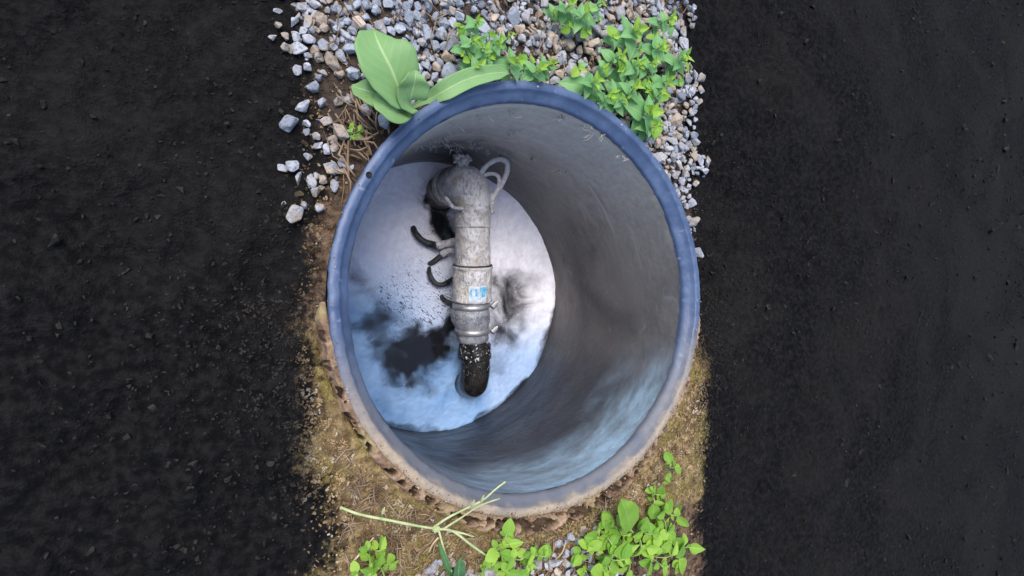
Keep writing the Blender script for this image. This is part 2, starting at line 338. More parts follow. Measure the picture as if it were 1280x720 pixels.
# ------------------------------------------------------------------ water and suds
V, Fc = lathe([(.3128, ZW), (.2, ZW), (.1, ZW), (.001, ZW)], 96)
tag(obj('water', mesh('water', V, Fc), M['water']), 'black still water showing through gaps in the suds', kind='structure')
def W_(px, py): return at(px, py, ZW+.008)
holes = [(523, 441, 36, 17, 22, 1.15), (552, 418, 24, 13, 30, 1.1), (505, 438, 15, 12, 0, .9), (530, 457, 18, 12, 0, .8),
         (634, 392, 30, 40, 0, .62), (642, 356, 18, 18, 0, .55), (625, 420, 20, 14, 0, .5),
         (553, 278, 12, 19, -10, 1.3), (548, 257, 10, 14, 0, 1.2), (565, 297, 8, 6, 0, 1.2), (556, 238, 10, 12, 0, 1.0),
         (455, 405, 22, 12, 15, .75), (448, 352, 22, 14, -25, .6), (482, 392, 16, 20, 30, .5), (470, 425, 14, 10, 0, .5), (512, 412, 10, 8, 0, .9), (540, 478, 26, 9, 10, .40), (498, 470, 10, 14, 0, .35), (610, 470, 20, 8, 30, .3)]
specks = [(520, 375, 34, 36, 0, 1.0), (548, 395, 22, 26, 0, 1.0), (498, 372, 14, 16, 0, .5), (535, 290, 14, 14, 0, .4), (545, 340, 18, 18, 0, .45)]
def conv(L):
    out = []
    for (px, py, a, b, ang, s) in L:
        c = W_(px, py); k = depth(c)/F; out.append((c.x, c.y, a*k/.92, b*k, R(ang), s))
    return out
HO, SP = conv(holes), conv(specks)
def blobs(L, x, y):
    t = 0
    for (cx, cy, a, b, g, s) in L:
        dx, dy = x-cx, y-cy; u = (dx*math.cos(g)+dy*math.sin(g))/a; v = (-dx*math.sin(g)+dy*math.cos(g))/b
        t += s*math.exp(-(u*u+v*v)**.95*.75)
    return t
def build_foam():
    N = 230; idx = {}; V, Fc, cov, sky_tint, spk = [], [], [], [], []
    for j in range(N+1):
        for i in range(N+1):
            x = (i/N*2-1)*.316; y = (j/N*2-1)*.316; r = math.hypot(x, y)
            if r > .3155: continue
            wx = x+.034*fb(x, y, 2, 12, 5); wy = y+.034*fb(x, y, 7, 12, 5)
            c = 1.05-min(1.0, blobs(HO, wx, wy))-(.4*blobs(HO[7:11], wx, wy))
            c += .30*fb(x, y, 4, 12, 5)*smooth(.02, -.12, x+.6*y)
            c -= .75*smooth(.288, .318, r+.016*fb(x, y, 3, 12, 5))*smooth(.06, -.08, y)
            # skylight blue painted into the thin suds towards the near left, white froth elsewhere
            q = smooth(.13, -.14, y+.5*x+.08*nz(x, y, 1, 6))*smooth(.30, .08, x+.05*nz(x, y, 8, 9))
            q = max(q, .85*smooth(.0, -.16, y)); q = max(q, .5*smooth(-.10, -.28, x+.06*nz(x, y, 8, 7)))
            idx[i, j] = len(V)
            h = .009+.010*smooth(.2, .9, c)+.004*fb(x, y, 1, 22, 4)+.0014*nz(x, y, 6, 130)
            h += .012*smooth(.26, .312, r)*smooth(-.05, .12, y+x)
            V.append((x, y, ZW+max(.003, h))); cov.append(max(0, c)); sky_tint.append(q); spk.append(min(1, blobs(SP, wx, wy)))
    for j in range(N):
        for i in range(N):
            k = [(i, j), (i+1, j), (i+1, j+1), (i, j+1)]
            if all(a in idx for a in k): Fc.append(tuple(idx[a] for a in k))
    m = mesh('foam', V, Fc)
    for nm, d in (('cover', cov), ('sky_tint', sky_tint), ('speck', spk)):
        m.attributes.new(nm, 'FLOAT', 'POINT').data.foreach_set('value', d)
    tag(obj('foam', m, M['foam']), 'white and bluish suds floating on the black water inside the riser', kind='stuff')
build_foam()

# ------------------------------------------------------------------ discharge pipe
def pipe_z(py): return -.345-.055*smooth(250, 500, py)-.012*smooth(440, 495, py)
def pc(px, py): return at(px, py, pipe_z(py))
proot = root('discharge_pipe', tuple(at(552, 238, ZW)), 'grime-coated grey drain pipe with elbow, clamps and blue sticker lying above the suds', 'pipe')
def ring_run(name, st, mat, parent=proot, seg=40, caps=True, wobble=.0020, base=None):
    """st: (px, py, half width in px) along the pipe"""
    P = [pc(a, b) for a, b, c in st]; rad = [c*depth(p)/F for (a, b, c), p in zip(st, P)]
    PP, RR = [P[0]], [rad[0]]
    for i in range(1, len(P)):
        n = max(1, int((P[i]-P[i-1]).length/.004))
        for k in range(1, n+1): PP.append(P[i-1].lerp(P[i], k/n)); RR.append(rad[i-1]+(rad[i]-rad[i-1])*k/n)
    # keep one straight sweep direction so that steps in radius stay square
    d = (P[-1]-P[0]).normalized(); u, v = frame(d); V, Fc = [], []
    for p, r_ in zip(PP, RR):
        for k in range(seg):
            a = 2*math.pi*k/seg; e = u*math.cos(a)+v*math.sin(a); q = p+e*r_
            V.append(q+e*wobble*(nz(q.x, q.y, q.z, 45)+.5*nz(q.x, q.y, q.z, 130)))
    n = len(PP)
    for i in range(n-1):
        for k in range(seg): Fc.append((i*seg+k, i*seg+(k+1) % seg, (i+1)*seg+(k+1) % seg, (i+1)*seg+k))
    if caps: Fc += [tuple(range(seg))[::-1], tuple((n-1)*seg+k for k in range(seg))]
    return part(name, V, Fc, mat, parent, base=base if base is not None else proot.location)
body = ring_run('pipe', [(590.5, 262, 21.5), (591, 333, 22.2)], M['pipe'])
ring_run('sleeve', [(590.5, 258, 20), (590.5, 260, 23.3), (590.5, 267, 23.3), (590.6, 268.2, 22.2), (590.8, 283, 22.2), (590.8, 284, 23.2), (590.8, 286, 21)], M['pipe'])
cl = ring_run('collar', [(590.8, 331, 21), (590.8, 332, 25.6), (590.8, 334.5, 25.6), (590.8, 336, 24.2), (590.3, 371, 23.8), (590.3, 373.5, 24.6), (590.3, 375.5, 24.6), (590.2, 377, 20)], M['pipe'])
ring_run('seal', [(590.8, 330.2, 21), (590.8, 330.6, 25), (590.8, 331.6, 25.2), (590.8, 332, 21)], M['cable'])
ring_run('rubber_coupling', [(589.5, 376, 20), (589.3, 378, 22.6), (589, 383, 22.2), (588.5, 386, 22.6), (588.2, 391, 24), (588.3, 399, 24.2), (589, 404, 22.6), (590, 408, 20.8), (591.5, 424, 20), (591.5, 426, 18)], M['rubber'])
def clamp(y0, y1, x, hw):
    c = ring_run('clamp', [(x, y0, hw-2), (x, y0+.6, hw), (x, y1-.6, hw), (x, y1, hw-2)], M['metal'], wobble=.0005)
    p = pc(x+hw+2.5, (y0+y1)/2)+Vector((0, 0, .006)); L = Vector((.75, .66, 0)); k = depth(p)/F
    sub = [tube([p-L*4*k+Vector((0, 0, .004)), p+L*4*k+Vector((0, 0, .004))], 3.6*k, 10), tube([p+L*4*k+Vector((0, 0, .004)), p+L*6.5*k+Vector((0, 0, .004))], 1.8*k, 8)]
    V, Fc = [], []
    for a, b in sub: n = len(V); V += a; Fc += [tuple(i+n for i in f) for f in b]
    part('clamp_screw', V, Fc, M['metal'], c, False, proot.location)
clamp(378.5, 384.5, 589, 23.4); clamp(409, 416, 590.5, 21.8)
ring_run('lower_pipe', [(591.8, 422, 18.5), (592.6, 440, 18.3)], M['wet'])
# dark lower elbow curving down into the suds
eb = [pc(592.6, 434), pc(593, 437), pc(593.5, 448), pc(594, 460), pc(593.5, 470)]
e0 = eb[-1]; k0 = depth(e0)/F
path = eb[:4]+[e0+Vector((.000, -.010, -.006)), e0+Vector((.003, -.019, -.018)), e0+Vector((.007, -.024, -.036)), e0+Vector((.008, -.026, -.075))]
path = spline(path, 42)
rr = [(18.4 if i > 9 else 20.3)*k0*1.02 for i in range(len(path))]; rr[0] *= .9
V, Fc = tube(path, rr, 36, True, .0005); part('lower_elbow', V, Fc, M['wet'], proot)
ring_run('elbow_lip', [(593, 436, 17), (593, 437, 20.8), (593.4, 447, 20.8), (593.5, 448.5, 18)], M['wet'])
# upper elbow: from the upright stub to the lying pipe
top = pc(590.3, 262); k1 = depth(top)/F; st0 = at(556, 232, ZW+.02)
ax = Vector((st0.x+.012, pc(570, 228).y, pipe_z(235)))
path = spline([top+Vector((0, -.004, 0)), pc(590, 252), pc(588, 241), pc(584, 232), pc(579, 228)+Vector((0, 0, -.014)), pc(578, 227)+Vector((0, 0, -.05)), pc(578, 227)+Vector((0, 0, -.09))], 54)
n = len(path); rr = [(22.2+2.6*math.sin(math.pi*min(1, i/n*1.25)))*k1*1.0 for i in range(n)]
V, Fc = tube(path, rr, 40, True, .002); el = part('upper_elbow', V, Fc, M['pipe'], proot)
e = path[-1]
V, Fc = tube([e+Vector((0, 0, .045)), e+Vector((0, 0, -.02)), Vector((e.x, e.y, ZW-.12))], [24.5*k1, 22.5*k1, 22.5*k1], 36, True, .002); part('upright_stub', V, Fc, M['stub'], proot)
b0 = pc(578, 227)
V, Fc = tube([b0+Vector((0, 0, h)) for h in (-.048, -.049, -.0495, -.066, -.0665, -.067)], [20*k1, 24.6*k1, 25.6*k1, 25.6*k1, 24.6*k1, 20*k1], 36, True, .0012); part('elbow_socket', V, Fc, M['pipe'], el, True, proot.location)
# raised lugs and seam on the elbow
for (a, b, c) in (((556, 250), (566, 262), (578, 264)), ((596, 243), (602, 254), (611, 268))):
    P = [pc(*a), pc(*b), pc(*c)]; P = [p+Vector((-.012, 0, .030)) if a[0] < 580 else p+Vector((.004, 0, .014)) for p in P]
    V, Fc = tube(spline(P, 16), [.002]+[.0045]*12+[.004]*4+[.002] if False else .0042, 10, True, .002); part('lug', V, Fc, M['pipe'], el, True, proot.location)
# sludge knob on the elbow
def lump(name, c, s, mat, parent, amp=.3, base=None, seed=0):
    bm = bmesh.new(); bmesh.ops.create_icosphere(bm, subdivisions=4, radius=1)
    V = []
    for v in bm.verts:
        d = v.co.copy(); q = 1+amp*fb(d.x+seed, d.y, d.z, 2.2, 4); V.append(Vector(c)+Vector((d.x*s[0], d.y*s[1], d.z*s[2]))*q)
    Fc = [tuple(v.index for v in f.verts) for f in bm.faces]; bm.free()
    return part(name, V, Fc, mat, parent, base=base if base is not None else parent.location)
lump('sludge_knob', pc(573, 203)+Vector((0, 0, .02)), (.016, .012, .010), M['rag'], proot, .6)
lump('sludge_knob', pc(571, 211)+Vector((0, 0, .01)), (.006, .012, .008), M['rag'], proot, .5, seed=5)
# sticker on the collar: patch following the curve, with pale and blue blocks
def patch(name, x0, x1, y0, y1, mat, parent, off):
    cx = 590.4; hw = 24.1; V, Fc = [], []; nu, nv = 8, 3; c0 = pc(cx, 334); c1 = pc(cx, 374); d = (c1-c0).normalized()
    vd = (CAM-c0); vd = (vd-d*vd.dot(d)).normalized(); sd_ = d.cross(vd).normalized()
    if sd_.dot(rt) < 0: sd_ = -sd_
    for j in range(nv+1):
        py = y0+(y1-y0)*j/nv; c = pc(cx, py); rad = hw*depth(c)/F+off
        for i in range(nu+1):
            s = (x0+(x1-x0)*i/nu-cx)/(hw+.6); s = max(-.98, min(.98, s)); V.append(c+sd_*rad*s+vd*rad*math.sqrt(1-s*s))
    for j in range(nv):
        for i in range(nu): a = j*(nu+1)+i; Fc.append((a, a+1, a+nu+2, a+nu+1))
    return part(name, V, Fc, mat, parent, True, proot.location)
stk = patch('sticker', 586, 607, 354, 373, M['white'], cl, .0012)
patch('sticker_print', 594, 596.5, 357, 366, M['blue'], cl, .0018); patch('sticker_print', 599.5, 607.5, 355, 361, M['blue'], cl, .0018); patch('sticker_print', 601.5, 606, 361.2, 367, M['blue'], cl, .0018); patch('sticker_print', 588, 590, 358, 365, M['blue'], cl, .0016)

# rope loop tied to the elbow
rp = root('rope_loop', tuple(pc(603, 248)), 'grey rope loop tied to the elbow of the drain pipe', 'rope')
ru = [pc(592, 226)+Vector((0, 0, .015)), pc(598, 213)+Vector((0, 0, .04)), pc(608, 207)+Vector((0, 0, .055)), pc(618, 210)+Vector((0, 0, .055)), pc(621, 222)+Vector((0, 0, .045)), pc(618, 236)+Vector((0, 0, .03)), pc(611, 250)+Vector((0, 0, .02)), pc(608, 268)+Vector((0, 0, .012))]
V, Fc = tube(spline(ru, 56), .0056, 12, True, .0012); part('loop', V, Fc, M['rope'], rp)
ri = [pc(595, 224)+Vector((0, 0, .02)), pc(604, 221)+Vector((0, 0, .03)), pc(613, 224)+Vector((0, 0, .034)), pc(616, 234)+Vector((0, 0, .03)), pc(611, 246)+Vector((0, 0, .022)), pc(604, 244)+Vector((0, 0, .02))]
V, Fc = tube(spline(ri, 40), .0045, 10, True, .001); part('loop', V, Fc, M['rope'], rp)
lump('knot', pc(608, 252)+Vector((0, 0, .018)), (.010, .013, .009), M['rope'], rp, .5)

# black cables poking out of the suds
def cable(pts, rads, lab, mat=M['cable'], tip=None):
    P = [at(a, b, ZW+h) for a, b, h in pts]; r_ = root('cable', tuple(P[0]), lab, 'cable', 'black cables beside the drain pipe')
    S = spline(P, 36); n = len(S); q = [rads[0]+(rads[1]-rads[0])*i/(n-1) for i in range(n)]
    V, Fc = tube(S, q, 12, True, .0016); part('cable_run', V, Fc, mat, r_)
    if tip:
        S = spline([at(a, b, ZW+h) for a, b, h in tip], 16); V, Fc = tube(S, rads[1]*1.08, 12, True, .002); part('foam_coating', V, Fc, M['fuzz'], r_)
cable([(515, 280, .0), (518, 289, .028), (526, 299, .034), (538, 305, .036), (550, 308, .05)], (.0062, .0088), 'thick black bent cable nearest the dark hole, joining the drain pipe', tip=[(546, 307, .046), (556, 305, .055), (572, 302, .075)])
cable([(532, 331, .006), (541, 328, .026), (550, 321, .034), (558, 317, .04)], (.0055, .0075), 'black cable branching below the thick bent one', tip=[(552, 318, .040), (561, 313, .052), (573, 313, .07)])
cable([(536, 332, .010), (537, 342, .03), (542, 352, .034), (550, 356, .036), (558, 354, .036), (564, 350, .05), (574, 347, .075)], (.0054, .0060), 'thin looping cable halfway along the drain pipe')
cable([(549, 366, .004), (555, 374, .026), (563, 379, .040), (572, 380, .06)], (.0056, .006), 'short black cable curving in by the blue sticker')

# ------------------------------------------------------------------ weathered crust below the rim
def build_crust():
    a0, a1 = R(176), R(366); NA, NR = 1300, 46; pits = []
    g = random.Random(3)
    for k in range(620):
        a = g.uniform(a0, a1); m = math.exp(-((math.degrees(a)-277)/34)**2); w = .004+.026*m
        if g.random() > .14+.9*m: continue
        pits.append((a, .3245+g.random()**1.1*w, g.uniform(.0017, .0040)*(1+.55*m), g.uniform(.8, 2.0)))
    grid = {}
    for p in pits: grid.setdefault(int((p[0]-a0)/.03), []).append(p)
    V, Fc, pit = [], [], []
    for i in range(NA+1):
        a = a0+(a1-a0)*i/NA; c, s = math.cos(a), math.sin(a); dg = math.degrees(a)
        end = smooth(0, .25, a-a0)*smooth(0, .25, a1-a); m = math.exp(-((dg-277)/40)**2)
        wd = .013+.028*m+.008*fb(c, s, 0, 9, 4)
        near = sum((grid.get(int((a-a0)/.03)+d, []) for d in (-1, 0, 1)), [])
        for j in range(NR+1):
            t = j/NR; r = .3168+wd*t; x, y = r*c, r*s
            wx, wy = x+.003*nz(x, y, 1, 140), y+.003*nz(x, y, 5, 140)
            h = -.002+(.002+.004*m)*fb(x, y, 2, 45, 4)*(1-.3*t)+.0015*nz(x, y, 2, 200)-.004*(1-smooth(0, .12, t)); h = min(h, .003)
            pp = 0
            for (pa, pr, ps_, el_) in near:
                ex, ey = wx-pr*math.cos(pa), wy-pr*math.sin(pa); tx, rx = -ex*math.sin(pa)+ey*math.cos(pa), ex*math.cos(pa)+ey*math.sin(pa)
                pp = max(pp, 1-smooth(.65, 1.15, math.hypot(tx/el_, rx)/ps_))
            h -= .022*pp
            edge = smooth(.62, 1, t); zt = h*(1-edge)+(gz(x, y)-.006)*edge
            V.append((x, y, zt*end+(gz(x, y)-.012)*(1-end))); pit.append(pp)
    for i in range(NA):
        for j in range(NR): b = i*(NR+1)+j; Fc.append((b, b+1, b+NR+2, b+NR+1))
    m_ = mesh('soil_crust', V, Fc); m_.attributes.new('pit', 'FLOAT', 'POINT').data.foreach_set('value', pit)
    tag(obj('soil_crust', m_, M['crust']), 'pitted reddish-brown crust curving along the lower edge of the riser rim', 'crust')
build_crust()

# ------------------------------------------------------------------ gravel
def stone_mesh(seed, npts=15, bev=.10):
    g = random.Random(seed); bm = bmesh.new()
    for k in range(npts):
        v = Vector((g.gauss(0, 1), g.gauss(0, 1), g.gauss(0, 1))).normalized()*g.uniform(.75, 1); bm.verts.new((v.x*.62, v.y*.5, v.z*.42))
    r_ = bmesh.ops.convex_hull(bm, input=bm.verts)
    bmesh.ops.delete(bm, geom=[v for v in bm.verts if not v.link_faces], context='VERTS')
    bmesh.ops.dissolve_limit(bm, angle_limit=R(14), verts=bm.verts, edges=bm.edges)
    if bev: bmesh.ops.bevel(bm, geom=bm.edges[:], offset=bev*.5, segments=1, affect='EDGES', profile=.5, clamp_overlap=True)
    m = bpy.data.meshes.new('gravel_stone'); bm.to_mesh(m); bm.free(); return m
SM = {k: [] for k in ('s_blue', 's_grey', 's_tan')}
for i in range(30):
    key = ('s_blue', 's_grey', 's_tan')[i % 3]; m = stone_mesh(100+i); m.materials.append(M[key]); SM[key].append(m)
raw = [([v.co.copy() for v in m.vertices], [tuple(p.vertices) for p in m.polygons]) for m in [stone_mesh(300+i, 12, .09) for i in range(14)]]
tiny = [([v.co.copy() for v in m.vertices], [tuple(p.vertices) for p in m.polygons]) for m in [stone_mesh(400+i, 9, 0) for i in range(10)]]
g = random.Random(21); spots = []
cells = {}
def free(x, y, d):
    ci, cj = int(x/.03), int(y/.03)
    for a in (-1, 0, 1):
        for b in (-1, 0, 1):
            for (u, v, e) in cells.get((ci+a, cj+b), []):
                if (u-x)**2+(v-y)**2 < (.36*(d+e))**2: return False
    return True
def gravel_at(x, y):
    """how likely gravel lies here"""
    if math.hypot(x, y) < .332: return 0
    k = smooth(.05, .16, y+.02*nz(x, y, 0, 12))
    k *= 1-.85*smooth(-.14, -.24, x)*smooth(.36, .22, y)          # leaf litter by the broad leaf
    k = max(k, .55*smooth(-.350, -.395, y+.03*nz(x, y, 3, 14))*smooth(.22, -.05, x+.1*nz(x, y, 6, 8)))
    k *= smooth(.365, .295, abs(x)+.07*nz(x, y, 9, 10))
    return k*smooth(.95, .7, y)
for _ in range(52000):
    x, y = g.uniform(-.6, .6), g.uniform(-.62, .95)
    k = gravel_at(x, y)
    if g.random() > k: continue
    d = g.choice((.011, .014, .016, .018, .021, .025))*g.uniform(.85, 1.15)
    if y < 0: d *= .8
    if not free(x, y, d): continue
    cells.setdefault((int(x/.03), int(y/.03)), []).append((x, y, d)); spots.append((x, y, d))
def seen(x, y):
    px, py = pix(Vector((x, y, -.02))); return 432 < px < 850 and -12 < py < 735
vis = sorted([s for s in spots if seen(s[0], s[1])], key=lambda s: -s[2]/depth(Vector((s[0], s[1], 0))))
chosen = set(vis[:300]); massV, massF = [], []
def addmass(Vs, Fs, x, y, z, d, g, Va, Fa, flat=1):
    q = Matrix.Rotation(g.uniform(0, 6.28), 4, 'Z') @ Matrix.Rotation(g.gauss(0, .35), 4, 'X') @ Matrix.Rotation(g.gauss(0, .35), 4, 'Y')
    s = Vector((g.uniform(.8, 1.2), g.uniform(.8, 1.2), g.uniform(.7, 1.1)*flat))*d; n = len(Va)
    for v in Vs: w = q @ Vector((v.x*s.x, v.y*s.y, v.z*s.z)); Va.append((w.x+x, w.y+y, w.z+z))
    for f in Fs: Fa.append(tuple(i+n for i in f))
LAB = {'s_blue': 'blue-grey angular gravel stone in the bed above the riser', 's_grey': 'plain grey angular gravel stone in the bed beside the riser', 's_tan': 'pale cream angular gravel stone in the bed beside the riser'}
GRP = {'s_blue': 'blue-grey gravel stones', 's_grey': 'plain grey gravel stones', 's_tan': 'pale cream gravel stones'}
for s in spots:
    x, y, d = s; z = gz(x, y)+d*.26+g.uniform(0, .005)
    if s in chosen:
        w = g.random(); b = smooth(.08, -.12, x+.1*nz(x, y, 0, 6))
        if y < 0: b *= .5
        key = 's_blue' if w < .08+.52*b else ('s_grey' if w < .50+.32*b else 's_tan')
        if key == 's_blue' and y < 0: key = 's_grey'
        o = bpy.data.objects.new('gravel_stone', g.choice(SM[key])); COL.objects.link(o); o.location = (x, y, z)
        o.rotation_euler = (g.gauss(0, .35), g.gauss(0, .35), g.uniform(0, 6.28)); o.scale = (d*g.uniform(.85, 1.2), d*g.uniform(.85, 1.2), d*g.uniform(.8, 1.2))
        tag(o, LAB[key], 'stone', GRP[key])
    else: addmass(*g.choice(raw), x, y, z, d, g, massV, massF)
# second, lower and finer layer fills the gaps
for _ in range(14000):
    x, y = g.uniform(-.45, .45), g.uniform(-.6, .95)
    if g.random() > gravel_at(x, y): continue
    d = g.uniform(.006, .017); addmass(*g.choice(raw), x, y, gz(x, y)+d*.15, d, g, massV, massF)
tag(obj('gravel', mesh('gravel', massV, massF, False), M['mass']), 'small grey gravel filling the gaps between larger stones', kind='stuff')
# crumbs of soil
cv, cf = [], []
for _ in range(9000):
    a = g.uniform(0, 6.283); r_ = .325+abs(g.gauss(0, .16)); x, y = r_*math.cos(a), r_*math.sin(a)
    if r_ < .36 and y < 0 and g.random() < .8: continue
    d = g.uniform(.0015, .0055)*(1 if g.random() < .93 else 1.9); addmass(*g.choice(tiny), x, y, gz(x, y)+d*.2, d, g, cv, cf)
for _ in range(7000):
    a = g.uniform(R(180), R(362)); r_ = .345+abs(g.gauss(0, .045)); x, y = r_*math.cos(a), r_*math.sin(a)
    d = g.uniform(.0012, .0050); addmass(*g.choice(tiny), x, y, gz(x, y)+d*.25, d, g, cv, cf)
for _ in range(700):      # grit stuck on the lower rim
    a = g.gauss(R(262), R(42)); r_ = .3225-abs(g.gauss(0, .006)); x, y = r_*math.cos(a), r_*math.sin(a)
    if r_ < .308: continue
    d = g.uniform(.0010, .0032); addmass(*g.choice(tiny), x, y, .0008+d*.1, d, g, cv, cf, .7)
for _ in range(5000):
    x = g.choice((-1, 1, 1))*g.uniform(.33, 1)**1.4*2.6+.0; y = g.uniform(-1.6, 1.6)
    if math.hypot(x, y) < .34: continue
    d = g.uniform(.002, .007)*(1+abs(x)*.4)*(1 if g.random() < .9 else 2.2); addmass(*g.choice(tiny), x, y, gz(x, y)+d*.15, d, g, cv, cf)
tag(obj('soil_crumbs', mesh('soil_crumbs', cv, cf, False), M['clod']), 'loose brown crumbs of soil scattered over the ground', kind='stuff')
# dry stalks and needles
lv, lf = [], []
def stalk(x, y, L, ang, rad, z0=0, tilt=.1):
    z = gz(x, y)+.004+z0; d = Vector((math.cos(ang), math.sin(ang), g.gauss(0, tilt))); p = Vector((x, y, z)); b = Vector((-d.y, d.x, 0))*g.gauss(0, .12)*L
    Vt, Ft = tube([p-d*L*.5, p+b, p+d*L*.5], [rad*.6, rad, rad*.5], 5); n = len(lv); lv.extend(Vt); lf.extend([tuple(i+n for i in f) for f in Ft])
for _ in range(150):
    p = at(g.uniform(425, 520), g.uniform(120, 250), -.03)
    if math.hypot(p.x, p.y) < .325: continue
    stalk(p.x, p.y, g.uniform(.015, .06), g.gauss(2.2, .5), g.uniform(.0006, .0022), g.uniform(0, .012))
for _ in range(900):
    p = at(g.uniform(430, 850), g.uniform(560, 735), -.005)
    if math.hypot(p.x, p.y) < .345: continue
    stalk(p.x, p.y, g.uniform(.006, .035), g.uniform(0, 6.28), g.uniform(.0004, .0011), g.uniform(0, .005))
for _ in range(160):
    x, y = g.uniform(-.32, .32), g.uniform(.3, .6); stalk(x, y, g.uniform(.015, .05), g.gauss(1.6, .8), g.uniform(.0005, .0013), g.uniform(.003, .014))
tag(obj('dry_litter', mesh('dry_litter', lv, lf), M['litter']), 'dry brown stalks and needles scattered on the ground', kind='stuff')

# ------------------------------------------------------------------ plants
def leaf_mesh(name, wfun, fold=.18, curl=.25, nu=4, nv=9, wav=0., twist=0.):
    """unit leaf along +Y from the origin, 1 long; wfun gives the half width"""
    V, Fc, UV = [], [], []
    for j in range(nv+1):
        t = j/nv; w = wfun(t)
        for i in range(-nu, nu+1):
            s = i/nu; x = s*w; z = fold*abs(x)-curl*t*t+wav*math.sin(t*15+s*2)*abs(s)*w
            V.append((x+twist*t*t, t, z)); UV.append((.5+.5*s, t))
    k = 2*nu+1
    for j in range(nv):
        for i in range(2*nu): a = j*k+i; Fc.append((a, a+1, a+k+1, a+k))
    m = mesh(name, V, Fc); uv = m.uv_layers.new(name='UVMap')
    for lp in m.loops: uv.data[lp.index].uv = UV[lp.vertex_index]
    return m
ov = lambda k, p=.42: (lambda t: k*(max(0, math.sin(math.pi*t**p*1.0))**.85 if 0 < t < 1 else .012))
def serr(k): return lambda t: (k*max(0, math.sin(math.pi*t**.62))**.9*(1+.14*((t*9) % 1-.5)) if 0 < t < 1 else .012)
def obov(k): return lambda t: (k*(.10+.90*math.sqrt(max(0, 1-((t-.60)/.40)**2)) if t > .6 else k*(.10+.90*math.sin(math.pi/2*max(0, t)/.6)**1.3)) if 0 < t < 1 else .02)
rnd_ = lambda k: (lambda t: k*max(0, math.sin(math.pi*t**.85))**.62 if 0 < t < 1 else .015)
LEAF = {'mid': [leaf_mesh('leaf', serr(.31+.05*i), .25, .25+.12*i, 3, 18) for i in range(3)],
        'young': [leaf_mesh('leaf', serr(.24+.04*i), .5, -.1+.15*i, 3, 14) for i in range(3)],
        'bright': [leaf_mesh('leaf', rnd_(.36+.05*i), .2, .12+.12*i, 4, 14) for i in range(3)]}
for k in LEAF:
    for m in LEAF[k]: m.materials.append(M[k])
def put_leaf(parent, key, p, ang, pitch, L, name='leaf', roll=0):
    o = bpy.data.objects.new(name, LEAF[key][g.randrange(3)]); COL.objects.link(o); o.parent = parent
    o.location = p; o.rotation_euler = (Matrix.Rotation(ang, 3, 'Z') @ Matrix.Rotation(pitch, 3, 'X') @ Matrix.Rotation(roll, 3, 'Y')).to_euler(); o.scale = (L, L, L); return o
def stem_to(parent, pts, rad, mat=M['stem'], name='stem'):
    V, Fc = tube(spline(pts, 10), rad, 6); return obj(name, mesh(name, V, Fc), mat, parent)
def weed(px, py, rpx, lab, n=5, zt=.022):
    """upright little weed of crossed leaf pairs, seen from above"""
    t = at(px, py, zt); L = rpx*depth(t)/F; b = Vector((t.x, t.y, gz(t.x, t.y)))
    b.x += g.gauss(0, .006); b.y += g.gauss(0, .006)
    if math.hypot(b.x, b.y) < .330: b.xy = b.xy.normalized()*.338; t = Vector((b.x, b.y, t.z))
    rt_ = root('weed_plant', b, lab, 'weed', 'small green weeds growing through the gravel')
    top_ = t-b; stem_to(rt_, [Vector((0, 0, -.004)), top_*.5+Vector((g.gauss(0, .003), g.gauss(0, .003), 0)), top_], .0011)
    a = g.uniform(0, 3.14)
    for i in range(n):
        f = i/(n-1); q = top_*(.5+.5*f); l = L*(1.0-.62*f)*g.uniform(.85, 1.1); key = 'young' if f > .6 else 'mid'
        for s in (0, 1):
            put_leaf(rt_, key, q+Vector((0, 0, .001*i)), a+s*math.pi+g.gauss(0, .15), R(4+38*f)+g.gauss(0, .12), l*g.uniform(.9, 1.1), roll=g.gauss(0, .2))
        a += R(90)+g.gauss(0, .12)
    for sh in range(2):      # side shoots
        a2 = a+sh*2.1+g.gauss(0, .4); e = top_*.6+Vector((math.cos(a2), math.sin(a2), .15))*L*g.uniform(.55, .95)
        if math.hypot(b.x+e.x, b.y+e.y) < .345: continue
        stem_to(rt_, [top_*.25, (top_*.25+e)*.5+Vector((0, 0, .003)), e], .0008)
        for i in range(2):
            for s in (0, 1): put_leaf(rt_, 'young' if i else ('mid' if g.random() < .6 else 'bright'), e+Vector((0, 0, .001*i)), a2+i*R(90)+s*math.pi+g.gauss(0, .2), R(5+28*i)+g.gauss(0, .15), L*(.52-.2*i)*g.uniform(.85, 1.15), roll=g.gauss(0, .3))
